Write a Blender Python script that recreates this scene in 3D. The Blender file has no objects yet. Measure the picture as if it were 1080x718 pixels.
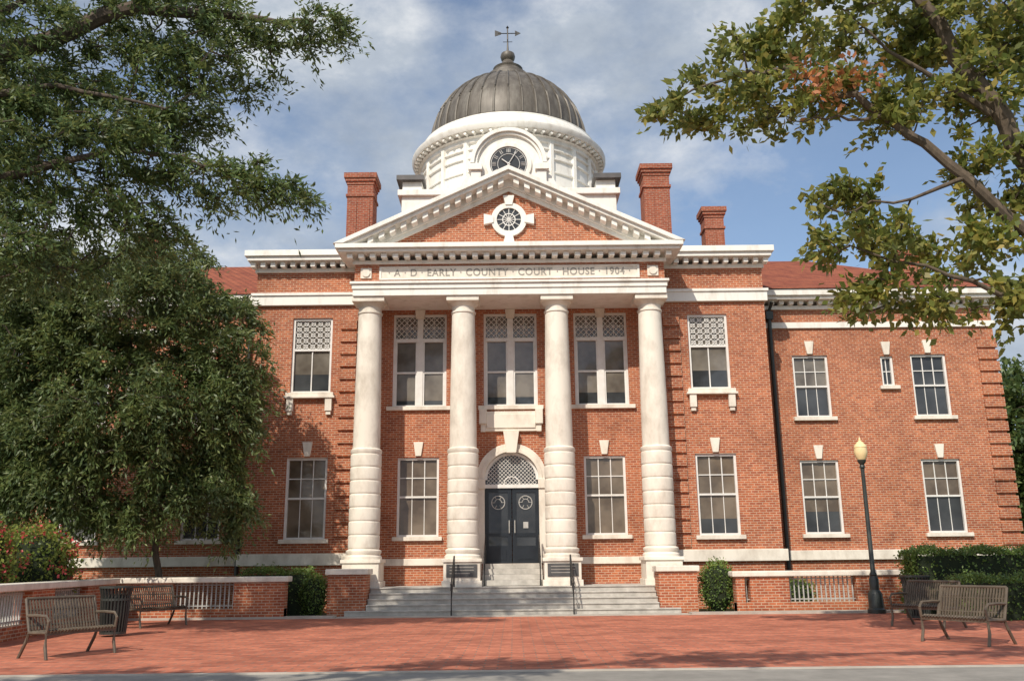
import bpy, math, random
import numpy as np
from mathutils import Vector, Matrix
random.seed(4); rng=np.random.default_rng(7)
S=bpy.context.scene
COL=S.collection
G=0.1  # ground level
R=math.radians
# ---------------------------------------------------------------- materials
def mat(name):
    m=bpy.data.materials.new(name); m.use_nodes=True
    n=m.node_tree; b=n.nodes["Principled BSDF"]
    return m,n,b
def nd(n,t,**k):
    x=n.nodes.new(t)
    for a,v in k.items(): setattr(x,a,v)
    return x
def ramp(n,fac,stops):
    r=nd(n,"ShaderNodeValToRGB")
    e=r.color_ramp.elements
    while len(e)<len(stops): e.new(0.5)
    for i,(p,c) in enumerate(stops):
        e[i].position=p; e[i].color=(*c,1) if len(c)==3 else c
    n.links.new(fac,r.inputs[0]); return r.outputs[0]
def noise(n,vec,scale,detail=4,rough=.55):
    t=nd(n,"ShaderNodeTexNoise"); t.inputs["Scale"].default_value=scale; t.inputs["Detail"].default_value=detail
    t.inputs["Roughness"].default_value=rough
    if vec is not None: n.links.new(vec,t.inputs["Vector"])
    return t.outputs["Fac"]
def mix(n,a,b,f,mode='MIX'):
    x=nd(n,"ShaderNodeMix",data_type='RGBA',blend_type=mode)
    for s,v in ((x.inputs[0],f),(x.inputs[6],a),(x.inputs[7],b)):
        if hasattr(v,"is_linked") or hasattr(v,"links"): n.links.new(v,s)
        elif isinstance(v,(int,float)): s.default_value=v
        else: s.default_value=(*v,1)
    return x.outputs[2]
def worldpos(n): return nd(n,"ShaderNodeNewGeometry").outputs["Position"]
def bump(n,b,h,strength=.3,dist=.01):
    bp=nd(n,"ShaderNodeBump"); bp.inputs["Strength"].default_value=strength; bp.inputs["Distance"].default_value=dist
    n.links.new(h,bp.inputs["Height"]); n.links.new(bp.outputs[0],b.inputs["Normal"])
def brick_mat(name,c1,c2,mort,flat=False,bw=.21,bh=.075,ms=.009,rough=.85,dirt=.5,big_s=.55):
    m,n,b=mat(name); pos=worldpos(n)
    sep=nd(n,"ShaderNodeSeparateXYZ"); n.links.new(pos,sep.inputs[0])
    com=nd(n,"ShaderNodeCombineXYZ")
    if flat:
        n.links.new(sep.outputs[0],com.inputs[0]); n.links.new(sep.outputs[1],com.inputs[1])
    else:
        ad=nd(n,"ShaderNodeMath",operation='ADD'); n.links.new(sep.outputs[0],ad.inputs[0]); n.links.new(sep.outputs[1],ad.inputs[1])
        n.links.new(ad.outputs[0],com.inputs[0]); n.links.new(sep.outputs[2],com.inputs[1])
    t=nd(n,"ShaderNodeTexBrick"); n.links.new(com.outputs[0],t.inputs["Vector"])
    t.inputs["Scale"].default_value=1; t.inputs["Brick Width"].default_value=bw; t.inputs["Row Height"].default_value=bh
    t.inputs["Mortar Size"].default_value=ms; t.inputs["Bias"].default_value=-.1
    t.inputs["Color1"].default_value=(*c1,1); t.inputs["Color2"].default_value=(*c2,1); t.inputs["Mortar"].default_value=(*mort,1)
    big=ramp(n,noise(n,pos,big_s,6,.62),[(.28,(.66,.63,.62)),(.5,(1,1,1)),(.75,(1.18,1.14,1.10))])
    sm=ramp(n,noise(n,pos,7,5,.7),[(.3,(.72,.68,.66)),(.7,(1.2,1.18,1.16))])
    c=mix(n,t.outputs["Color"],big,dirt,'MULTIPLY'); c=mix(n,c,sm,.85,'MULTIPLY')
    n.links.new(c,b.inputs["Base Color"]); b.inputs["Roughness"].default_value=rough; b.inputs["Specular IOR Level"].default_value=.25
    bump(n,b,t.outputs["Fac"],-.4,.006)
    return m
BR=brick_mat("brick",(.47,.148,.066),(.30,.075,.037),(.50,.37,.27),ms=.010,dirt=.9)
BRD=brick_mat("brick_dark",(.36,.10,.052),(.25,.06,.034),(.36,.26,.20))
PLZ=brick_mat("paver_brick",(.54,.19,.115),(.36,.115,.072),(.28,.17,.13),flat=True,bw=.4,bh=.2,ms=.013,dirt=1.0,big_s=.8)
def noisy(name,c1,c2,scale=3,rough=.7,metal=0,bs=.1,detail=6,stretch=None,lo=.3,hi=.7):
    m,n,b=mat(name); pos=worldpos(n)
    if stretch:
        mp=nd(n,"ShaderNodeMapping"); mp.inputs["Scale"].default_value=stretch; n.links.new(pos,mp.inputs[0]); pos=mp.outputs[0]
    f=noise(n,pos,scale,detail,.65)
    n.links.new(ramp(n,f,[(lo,c1),(hi,c2)]),b.inputs["Base Color"])
    b.inputs["Roughness"].default_value=rough; b.inputs["Metallic"].default_value=metal
    if bs: bump(n,b,f,bs,.02)
    return m
STONE=noisy("marble_stone",(.56,.50,.42),(.80,.745,.65),2.0,.65,stretch=(1,1,.5),lo=.3,hi=.56,detail=9)
WHITE=noisy("white_paint",(.62,.585,.52),(.82,.80,.745),1.8,.55,bs=.03,stretch=(1.5,1.5,.4),lo=.28,hi=.5,detail=9)
FRAME=noisy("window_white",(.68,.67,.63),(.80,.79,.77),4,.5,bs=0)
CONC=noisy("concrete",(.36,.32,.27),(.50,.46,.40),2.5,.85,detail=10)
CONCD=noisy("concrete_shaded",(.19,.18,.16),(.31,.29,.26),1.8,.9,detail=12)  # darker concrete for the front pavement, its shade put into the colour
STEP=noisy("granite_step",(.34,.32,.285),(.56,.53,.48),3.5,.8,detail=10)
IRON=noisy("black_iron",(.012,.013,.014),(.03,.03,.03),8,.45,bs=0)
IRONW=noisy("pale_iron",(.35,.34,.32),(.5,.5,.48),8,.5,bs=0)
BRONZE=noisy("bench_tan_metal",(.075,.058,.042),(.14,.11,.078),6,.5,bs=0)
DARKMET=noisy("dark_green_metal",(.02,.028,.025),(.045,.05,.045),5,.4,bs=0)
DOOR=noisy("door_paint",(.008,.012,.018),(.016,.022,.03),3,.35,bs=0)
LETTER=noisy("carved_letter",(.27,.25,.22),(.34,.32,.29),6,.8,bs=0)
PLAQ=noisy("dark_plaque",(.05,.05,.05),(.1,.1,.1),6,.5,bs=0)
TILE=brick_mat("roof_tile",(.36,.115,.06),(.24,.065,.038),(.10,.035,.024),bw=.28,bh=.16,ms=.02)
ROOFD=noisy("dark_roof_metal",(.05,.05,.05),(.11,.10,.10),2,.5)
LENS,_n,_b=mat("amber_lantern_glass"); _b.inputs["Base Color"].default_value=(.82,.66,.36,1); _b.inputs["Roughness"].default_value=.25
def dome_mat():
    m,n,b=mat("dome_copper"); pos=worldpos(n)
    mp=nd(n,"ShaderNodeMapping"); mp.inputs["Scale"].default_value=(1.6,1.6,.4); n.links.new(pos,mp.inputs[0])
    f=noise(n,mp.outputs[0],2.2,7,.65)
    n.links.new(ramp(n,f,[(.3,(.065,.055,.044)),(.5,(.115,.10,.082)),(.7,(.18,.165,.14))]),b.inputs["Base Color"])
    b.inputs["Roughness"].default_value=.5; b.inputs["Metallic"].default_value=.1
    return m
DOME=dome_mat()
def glass(name,c1,c2,z=.6,rough=.06):
    m,n,b=mat(name); pos=worldpos(n)
    f=noise(n,pos,z,3)
    n.links.new(ramp(n,f,[(.35,c1),(.65,c2)]),b.inputs["Base Color"])
    b.inputs["Roughness"].default_value=rough; b.inputs["Coat Weight"].default_value=.3
    bump(n,b,noise(n,pos,1.3,2),.25,.05)
    return m
GL=glass("window_glass",(.02,.022,.025),(.07,.075,.08))
BLIND=glass("window_blind",(.09,.066,.047),(.19,.15,.11),1.2,.1)
BLINDG=glass("window_blind_grey",(.10,.085,.07),(.20,.18,.15),1.2,.1)
def leaf_mat(name,cols,trans=.35):
    m,n,b=mat(name)
    g=nd(n,"ShaderNodeNewGeometry")
    c=ramp(n,g.outputs["Random Per Island"],cols)
    pt=ramp(n,noise(n,g.outputs["Position"],1.1,2),[(.35,(.72,.75,.78)),(.65,(1.28,1.22,1.1))])
    c=mix(n,c,pt,1.0,'MULTIPLY')
    n.links.new(c,b.inputs["Base Color"]); b.inputs["Roughness"].default_value=.5
    tr=nd(n,"ShaderNodeBsdfTranslucent"); n.links.new(mix(n,c,(1.0,1.0,.35),.22,'MIX'),tr.inputs[0])
    ms=nd(n,"ShaderNodeMixShader"); ms.inputs[0].default_value=trans
    n.links.new(b.outputs[0],ms.inputs[1]); n.links.new(tr.outputs[0],ms.inputs[2])
    n.links.new(ms.outputs[0],n.nodes["Material Output"].inputs[0]); return m
LF_L=leaf_mat("leaf_dark_oak",[(0,(.032,.066,.02)),(.5,(.062,.11,.032)),(.85,(.10,.155,.045)),(1,(.17,.22,.085))],.28)
LF_G=leaf_mat("leaf_grey_green",[(0,(.04,.075,.024)),(.5,(.08,.125,.04)),(.85,(.13,.18,.06)),(1,(.21,.25,.11))],.30)
LF_R=leaf_mat("leaf_yellow_green",[(0,(.07,.11,.022)),(.4,(.14,.175,.035)),(.8,(.24,.24,.05)),(1,(.36,.29,.08))],.45)
LF_D=leaf_mat("leaf_dead_orange",[(0,(.26,.08,.03)),(1,(.42,.16,.06))],.3)
LF_H=leaf_mat("leaf_hedge",[(0,(.045,.10,.018)),(.6,(.11,.19,.035)),(1,(.20,.28,.07))],.25)
LF_Y=leaf_mat("leaf_crape_myrtle",[(0,(.09,.15,.025)),(.6,(.19,.26,.045)),(1,(.32,.36,.08))],.4)
LF_F=leaf_mat("blossom_red",[(0,(.50,.04,.06)),(1,(.75,.12,.13))],.3)
BARK=noisy("bark",(.045,.035,.027),(.15,.115,.09),9,.95,bs=.6,stretch=(1,1,.3))
BARKL=noisy("bark_light",(.055,.042,.03),(.16,.12,.085),8,.95,bs=.7,stretch=(1,1,.4))
GRASS=noisy("grass_ground",(.035,.06,.02),(.09,.11,.04),1.2,.95)
# ---------------------------------------------------------------- mesh builder
WL={}
class MB:
    def __init__(s): s.v=[]; s.f=[]
    def quad(s,a,b,c,d):
        i=len(s.v); s.v+= [a,b,c,d]; s.f.append((i,i+1,i+2,i+3))
    def box(s,x0,x1,y0,y1,z0,z1):
        if x0>x1:x0,x1=x1,x0
        if y0>y1:y0,y1=y1,y0
        i=len(s.v)
        s.v+=[(x0,y0,z0),(x1,y0,z0),(x1,y1,z0),(x0,y1,z0),(x0,y0,z1),(x1,y0,z1),(x1,y1,z1),(x0,y1,z1)]
        s.f+=[tuple(i+k for k in q) for q in ((0,3,2,1),(4,5,6,7),(0,1,5,4),(1,2,6,5),(2,3,7,6),(3,0,4,7))]
        return s
    def prism(s,poly,y0,y1):   # poly in x,z
        n=len(poly); i=len(s.v)
        s.v+=[(x,y0,z) for x,z in poly]+[(x,y1,z) for x,z in poly]
        s.f.append(tuple(range(i,i+n))); s.f.append(tuple(range(i+2*n-1,i+n-1,-1)))
        for k in range(n):
            k2=(k+1)%n; s.f.append((i+k,i+n+k,i+n+k2,i+k2))
        return s
    def ring(s,cx,cz,r0,r1,y0,y1,n=32,a0=0,a1=2*math.pi):
        closed=abs(a1-a0-2*math.pi)<1e-6
        m=n if closed else n+1; i=len(s.v)
        for k in range(m):
            a=a0+(a1-a0)*k/n; c,sn=math.cos(a),math.sin(a)
            s.v+=[(cx+r0*c,y0,cz+r0*sn),(cx+r1*c,y0,cz+r1*sn),(cx+r1*c,y1,cz+r1*sn),(cx+r0*c,y1,cz+r0*sn)]
        for k in range(n):
            p=i+4*k; q=i+4*((k+1)%m)
            for a in range(4):
                b=(a+1)%4; s.f.append((p+a,p+b,q+b,q+a))
        if not closed:
            s.f.append((i,i+1,i+2,i+3)); q=i+4*n; s.f.append((q+3,q+2,q+1,q))
        return s
    def disc(s,cx,cz,r,y0,y1,n=32):
        return s.prism([(cx+r*math.cos(2*math.pi*k/n),cz+r*math.sin(2*math.pi*k/n)) for k in range(n)],y0,y1)
    def lathe(s,prof,n=32,cx=0,cy=0):
        i=len(s.v)
        for r,z in prof:
            for k in range(n):
                a=2*math.pi*k/n
                s.v.append((cx+r*math.cos(a),cy+r*math.sin(a),z))
        for j in range(len(prof)-1):
            for k in range(n):
                k2=(k+1)%n
                s.f.append((i+j*n+k,i+j*n+k2,i+(j+1)*n+k2,i+(j+1)*n+k))
        s.f.append(tuple(i+k for k in range(n-1,-1,-1))); q=i+(len(prof)-1)*n; s.f.append(tuple(q+k for k in range(n)))
        return s
    def tube(s,pts,rad,n=7,cap=True):
        i=len(s.v); P=[Vector(p) for p in pts]
        if isinstance(rad,(int,float)): rad=[rad]*len(P)
        for j,p in enumerate(P):
            d=(P[min(j+1,len(P)-1)]-P[max(j-1,0)]).normalized()
            u=d.cross(Vector((0,0,1)) if abs(d.z)<.9 else Vector((1,0,0))).normalized(); w=d.cross(u)
            for k in range(n):
                a=2*math.pi*k/n; q=p+(u*math.cos(a)+w*math.sin(a))*rad[j]; s.v.append(tuple(q))
        for j in range(len(P)-1):
            for k in range(n):
                k2=(k+1)%n; s.f.append((i+j*n+k,i+(j+1)*n+k,i+(j+1)*n+k2,i+j*n+k2))
        if cap:
            s.f.append(tuple(i+k for k in range(n))); q=i+(len(P)-1)*n; s.f.append(tuple(q+k for k in range(n-1,-1,-1)))
        return s
    def wall(s,x0,x1,z0,z1,y,ops,depth=.2):
        xs=sorted({x0,x1,*[o[0] for o in ops],*[o[1] for o in ops]}); zs=sorted({z0,z1,*[o[2] for o in ops],*[o[3] for o in ops]})
        for a,b in zip(xs,xs[1:]):
            for c,d in zip(zs,zs[1:]):
                mx,mz=(a+b)/2,(c+d)/2
                if any(o[0]<mx<o[1] and o[2]<mz<o[3] for o in ops): continue
                s.quad((a,y,c),(b,y,c),(b,y,d),(a,y,d))
        for a,b,c,d in ops:
            Y=y+depth
            s.quad((a,y,c),(a,y,d),(a,Y,d),(a,Y,c)); s.quad((b,y,c),(b,Y,c),(b,Y,d),(b,y,d))
            s.quad((a,y,d),(b,y,d),(b,Y,d),(a,Y,d)); s.quad((a,y,c),(a,Y,c),(b,Y,c),(b,y,c))
        return s
    def obj(s,name,m,parent=None,smooth=False,origin=None,label=None,cat=None,bevel=0):
        if origin is None:
            a=np.array(s.v); lo,hi=a.min(0),a.max(0); origin=((lo[0]+hi[0])/2,(lo[1]+hi[1])/2,lo[2])
        o=Vector(origin)
        me=bpy.data.meshes.new(name); me.from_pydata([(x-o.x,y-o.y,z-o.z) for x,y,z in s.v],[],s.f)
        me.materials.append(m); me.update()
        if smooth:
            me.polygons.foreach_set("use_smooth",[True]*len(me.polygons))
            me.set_sharp_from_angle(angle=R(35))
        ob=bpy.data.objects.new(name,me); COL.objects.link(ob)
        WL[ob.name]=o.copy()
        if parent is not None:
            ob.parent=parent; ob.location=o-WL[parent.name]
        else: ob.location=o
        if label: ob["label"]=label
        if cat: ob["category"]=cat
        if bevel:
            bv=ob.modifiers.new("bevel",'BEVEL'); bv.width=bevel; bv.segments=2; bv.limit_method='ANGLE'
        return ob
def empty(name,loc,label,cat):
    e=bpy.data.objects.new(name,None); COL.objects.link(e); e.location=loc; e.empty_display_size=.3
    e["label"]=label; e["category"]=cat; WL[e.name]=Vector(loc); return e
# ---------------------------------------------------------------- ground
def sheet(name,poly,z,m):
    mb=MB(); mb.v=[(x,y,z) for x,y in poly]; mb.f=[tuple(range(len(poly)))]
    o=mb.obj(name,m,origin=(0,0,z)); o["kind"]="structure"; return o
sheet("ground",[(-400,-400),(400,-400),(400,400),(-400,400)],G-.012,GRASS)
sheet("plaza",[(-11,-16.25),(12,-16.25),(12,-3.9),(-11,-3.9)],G,PLZ)
sheet("pavement",[(-40,-40),(40,-40),(40,-16.25),(-40,-16.25)],G-.004,CONCD)
mb=MB(); mb.box(-11,12,-16.37,-16.25,G-.01,G+.012); o=mb.obj("kerb",CONC); o["kind"]="structure"
mb=MB(); mb.box(-11.0,-4.9,-3.9,-3.45,G-.05,G+.06); mb.box(-4.9,4.9,-3.9,-3.16,G-.05,G+.012); mb.box(4.9,13,-3.9,-3.45,G-.05,G+.06); o=mb.obj("path",CONC); o["kind"]="structure"
# ---------------------------------------------------------------- courthouse
CH=empty("courthouse",(0,0,G),"red brick courthouse with white columned portico, pediment and domed clock tower","courthouse")
YC,YF,YW=0.0,-.6,1.2
cw=[(-3.73,-2.37,2.36,4.9),(2.37,3.73,2.36,4.9)]
cu=[(c-.9,c+.9,6.58,9.75) for c in (-3.05,0,3.05)]
mb=MB()
DO=(-1.15,1.15,1.5,5.32)
mb.wall(-5.05,5.05,.8,9.95,YC,cw+cu+[DO])
for sg in (-1,1):
    pts=[(sg*1.15,4.17),(sg*1.15,5.32),(0,5.32)]
    pts+=[(sg*1.149*math.sin(k*math.pi/24),4.17+1.149*math.cos(k*math.pi/24)) for k in range(1,12)]
    mb.prism(pts,YC+.003,YC+.2)
for sg in (-1,1):
    a,b=sorted((sg*5.05,sg*8.5))
    fx=sg*6.56
    mb.wall(a,b,G-.2,11.1,YF,[(fx-.66,fx+.66,2.3,4.86),(fx-.66,fx+.66,6.98,9.5)])
    mb.box(sg*5.05,sg*5.2,YF+.004,YC,.1,11); mb.box(sg*8.3,sg*8.498,YF+.004,YW+.3,.1,11.1)
    a,b=sorted((sg*8.5,sg*17.0))
    ops=[]
    for wx in (10.47,14.6):
        ops+=[(sg*wx-.66,sg*wx+.66,2.35,4.8),(sg*wx-.62,sg*wx+.62,6.28,8.45)]
    ops.append((sg*13.15-.22,sg*13.15+.22,7.35,8.4))
    mb.wall(a,b,G-.2,10.2,YW,ops)
    mb.box(sg*16.8,sg*16.998,YW+.004,15,.1,10.2)
    mb.box(sg*8.6,sg*16.9,YW+.32,14.9,.1,10.1)
mb.box(-8.3,8.3,.32,15.5,.1,11.2)
wallo=mb.obj("wall",BR,CH)
def quoin(x0,x1,y,z0,z1,d=.07,h=.33,g=.09):
    m=MB(); z=z0
    while z+h<=z1+.01:
        m.box(x0,x1,y-d,y+.12,z,z+h); z+=h+g
    m.obj("quoin",BR,CH,bevel=.012)
for sg in (-1,1):
    quoin(sg*5.08,sg*5.62,YF,1.95,9.8)
    quoin(sg*16.35,sg*17.06,YW,1.95,9.35)
mb=MB(); mb.box(-5.0,5.0,-1.85,YF,10.3,10.95)
mb.prism([(-5.3,11.46),(5.3,11.46),(0,11.46+5.3*.46)],-1.82,-1.5); mb.obj("frieze",BR,CH)
def dent(mb,x0,x1,y0,y1,z0,z1,w=.16,sp=.34):
    n=int(abs(x1-x0)/sp)
    for k in range(n+1):
        x=min(x0,x1)+ (abs(x1-x0)-w)*k/n; mb.box(x,x+w,y0,y1,z0,z1)
for sg in (-1,1):
    mb=MB(); mb.box(sg*5.02,sg*8.62,YF-.12,YF+.05,1.5,1.86); mb.box(sg*8.502,sg*17.15,YW-.12,YW+.05,1.5,1.82)
    mb.box(sg*5.0,sg*2.0,YC-.08,YC+.05,1.46,1.68); mb.obj("water_table",STONE,CH,bevel=.015)
    mb=MB()
    mb.box(sg*5.05,sg*8.6,YF-.12,YF+.1,9.92,10.3); mb.box(sg*5.05,sg*8.64,YF-.17,YF+.1,10.25,10.34)
    mb.box(sg*8.5,sg*8.6,YF+.1,YW+2,9.92,10.3)
    mb.box(sg*8.63,sg*17.08,YW-.08,YW+.1,9.42,9.63); mb.obj("string_course",WHITE,CH,bevel=.01)
    mb=MB()
    mb.box(sg*5.0,sg*8.56,YF-.1,YF+.3,11.08,11.22); dent(mb,sg*5.5,sg*8.66,YF-.34,YF-.05,11.2,11.38)
    mb.box(sg*5.0,sg*8.74,YF-.48,YF+.5,11.38,11.52); mb.box(sg*5.0,sg*8.82,YF-.56,YF+.5,11.52,11.72)
    mb.box(sg*8.5,sg*8.74,YF+.5,12,11.38,11.52); mb.box(sg*8.4,sg*8.82,YF+.5,12,11.52,11.72)
    mb.box(sg*8.5,sg*8.56,YF+.3,12,11.08,11.22)
    mb.box(sg*8.5,sg*17.1,YW-.1,YW+.3,10.1,10.24); dent(mb,sg*8.8,sg*17.2,YW-.28,YW-.05,10.24,10.38)
    mb.box(sg*8.6,sg*17.45,YW-.45,YW+.5,10.38,10.5); mb.box(sg*8.6,sg*17.55,YW-.55,YW+.5,10.5,10.72)
    mb.box(sg*17.0,sg*17.55,YW+.5,15,10.38,10.72)
    mb.obj("cornice",WHITE,CH,bevel=.012)
# portico entablature
mb=MB()
mb.box(-5.03,5.03,-1.93,YF,9.86,10.08); mb.box(-5.06,5.06,-1.97,YF,10.08,10.24); mb.box(-5.12,5.12,-2.03,YF,10.24,10.32)
mb.box(-5.06,5.06,-1.95,YF,10.92,11.04)
dent(mb,-5.2,5.2,-2.24,-1.9,11.04,11.2,.18,.36)
mb.box(-5.45,5.45,-2.38,YF,11.2,11.3); mb.box(-5.55,5.55,-2.48,YF,11.3,11.45)
mb.box(-4.2,4.2,-1.9,-1.8,10.4,10.44); mb.box(-4.2,4.2,-1.9,-1.8,10.8,10.84); mb.box(-4.2,-4.13,-1.9,-1.8,10.44,10.8); mb.box(4.13,4.2,-1.9,-1.8,10.44,10.8)
mb.box(-5.0,5.0,-1.85,YC-.003,9.9,9.96)
mb.obj("entablature",WHITE,CH,bevel=.012)
mb=MB(); mb.box(-4.13,4.13,-1.872,-1.8,10.44,10.8)
for sg in (-1,1): mb.box(sg*4.45,sg*4.8,-1.9,-1.8,10.46,10.8); mb.disc(sg*4.625,10.63,.13,-1.94,-1.9,16)
panel=mb.obj("inscription_panel",STONE,CH,label="pale stone name panel above the columns")
cu_=bpy.data.curves.new("t",'FONT'); cu_.body="· A · D · EARLY · COUNTY · COURT · HOUSE · 1904 ·"; cu_.size=.34; cu_.extrude=.006; cu_.align_x='CENTER'; cu_.align_y='CENTER'; cu_.space_character=1.1; cu_.offset=.004
to=bpy.data.objects.new("t",cu_); COL.objects.link(to); bpy.context.view_layer.update()
me=bpy.data.meshes.new_from_object(to.evaluated_get(bpy.context.evaluated_depsgraph_get())); wd=to.dimensions.x
bpy.data.objects.remove(to)
to=bpy.data.objects.new("inscription",me); COL.objects.link(to); me.materials.clear(); me.materials.append(LETTER)
to.parent=panel; to.location=Vector((0,-1.876,10.62))-WL[panel.name]; to.rotation_euler=(R(90),0,0); to.scale=(7.8/wd,1,1)
# pediment
mb=MB(); Zp=14.08; X=5.62; sl=(Zp-11.45)/X
def chev(t0,t1,y0,y1):
    a=X-t0/sl; b=X-t1/sl
    mb.prism([(-a,11.452),(0,Zp-t0),(a,11.452),(b,11.452),(0,Zp-t1),(-b,11.452)],y0,y1)
chev(0,.15,-2.5,-1.6); chev(.15,.27,-2.4,-1.6)
for sg in (-1,1):
    for k in range(16):
        x=.16+k*.35
        if x>4.7: break
        z=Zp-.27-x*sl
        mb.prism([(sg*x,z),(sg*(x+.18),z-.18*sl),(sg*(x+.18),z-.18*sl-.19),(sg*x,z-.19)],-2.3,-1.7)
chev(.27,.52,-1.98,-1.6); chev(.52,.66,-1.9,-1.6)
mb.obj("pediment",WHITE,CH,bevel=.01)
WZ=12.42
mb=MB(); mb.ring(0,WZ,.40,.58,-1.93,-1.7,40)
for c,sn in [(1,0),(0,1),(-1,0),(0,-1)]:
    if c: mb.prism([(c*.5,WZ-.11),(c*.82,WZ-.18),(c*.82,WZ+.18),(c*.5,WZ+.11)],-1.97,-1.75)
    else: mb.prism([(-.11,WZ+sn*.5),(.11,WZ+sn*.5),(.18,WZ+sn*.82),(-.18,WZ+sn*.82)],-1.97,-1.75)
rw=MB().disc(0,WZ,.42,-1.86,-1.75).obj("window",GL,CH,label="round window in the pediment")
mb.obj("frame",WHITE,rw)
mb=MB()
for a in range(6):
    an=a*math.pi/6; c,sn=math.cos(an)*.4,math.sin(an)*.4
    mb.tube([(-c,-1.88,WZ-sn),(c,-1.88,WZ+sn)],.015,5)
mb.ring(0,WZ,.19,.22,-1.895,-1.87,24); mb.obj("tracery",FRAME,rw)
# roofs
mb=MB(); mb.prism([(-X+.1,11.46),(0,Zp-.04),(X-.1,11.46)],-1.55,6)
mb.v+=[(-8.75,-1.1,11.725),(8.75,-1.1,11.725),(8.75,15.5,11.725),(-8.75,15.5,11.725),(-3,5,13.9),(3,5,13.9),(3,11,13.9),(-3,11,13.9)]
i=len(mb.v)-8; mb.f+=[(i,i+1,i+5,i+4),(i+1,i+2,i+6,i+5),(i+2,i+3,i+7,i+6),(i+3,i,i+4,i+7),(i+4,i+5,i+6,i+7)]
for sg in (-1,1):
    i=len(mb.v); mb.v+=[(sg*8.3,.6,10.73),(sg*17.5,.6,10.73),(sg*17.5,15.2,10.73),(sg*8.3,15.2,10.73),(sg*8.3,8,14.2),(sg*13,8,14.2)]
    mb.f+=[(i,i+1,i+5,i+4),(i+1,i+2,i+5),(i+2,i+3,i+4,i+5)]
roof=mb.obj("roof",TILE,CH,label="red tile hipped roof")
def chimney(x,y,w,z0,z1):
    m=MB(); m.box(x-w/2,x+w/2,y-w/2,y+w/2,z0,z1-.45)
    for k,(e,a,b) in enumerate([(.05,.95,.85),(.03,.45,.33),(.08,.33,.2),(.13,.2,.0)]):
        m.box(x-w/2-e,x+w/2+e,y-w/2-e,y+w/2+e,z1-a,z1-b)
    for q in (-.25,.25): m.box(x+q*w-.13,x+q*w+.13,y-w/2-.03,y-w/2+.05,z0+1,z1-1.15)
    m.box(x-w/2+.12,x+w/2-.12,y-w/2+.12,y+w/2-.12,z1,z1+.06)
    return m.obj("chimney",BRD,roof)
chimney(5.72,3.4,1.0,11.8,16.5); chimney(-5.75,3.4,1.0,11.8,16.25)
chimney(8.6,6.4,.80,11.5,15.95); chimney(-16.0,8.4,.9,11,15.7); chimney(16.2,5.4,.85,11,13.6)
# columns
def column(x):
    m=MB(); y=-1.35
    pr=[(.56,1.66),(.56,1.74),(.50,1.8),(.54,1.86),(.54,1.92),(.465,1.97)]
    z=1.97
    for k in range(7):
        h=(4.85-1.97)/7
        pr+=[(.462,z+.012),(.478,z+.03),(.482,z+.06),(.482,z+h-.05),(.478,z+h-.02),(.462,z+h)]; z+=h
    pr+=[(.49,4.9),(.49,4.98),(.425,5.03)]
    for k in range(9):
        t=k/8; pr.append((.425-.055*t**1.4,5.03+t*(9.35-5.03)))
    pr+=[(.40,9.37),(.40,9.42),(.365,9.44),(.37,9.58),(.42,9.62),(.47,9.68),(.49,9.7)]
    m.lathe(pr,36,x,y); c=m.obj("column",STONE,CH,smooth=True)
    m=MB(); m.box(x-.6,x+.6,y-.6,y+.6,.84,1.02); m.box(x-.55,x+.55,y-.55,y+.55,1.02,1.56); m.box(x-.6,x+.6,y-.6,y+.6,1.56,1.66); m.obj("pedestal",STONE,c,bevel=.012)
    m=MB(); m.box(x-.52,x+.52,y-.52,y+.52,9.7,9.858); m.obj("abacus",STONE,c,bevel=.012)
    if abs(x)<2:
        m=MB(); m.box(x-.46,x+.46,y-.575,y-.551,1.12,1.5); pq=m.obj("plaque",PLAQ,c)
        m=MB()
        for q in range(3): m.box(x-.36,x+.36-.12*(q==2),y-.582,y-.576,1.4-.09*q,1.425-.09*q)
        m.obj("plaque_lettering",LETTER,c)
for x in (-4.54,-1.51,1.51,4.54): column(x)
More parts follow.
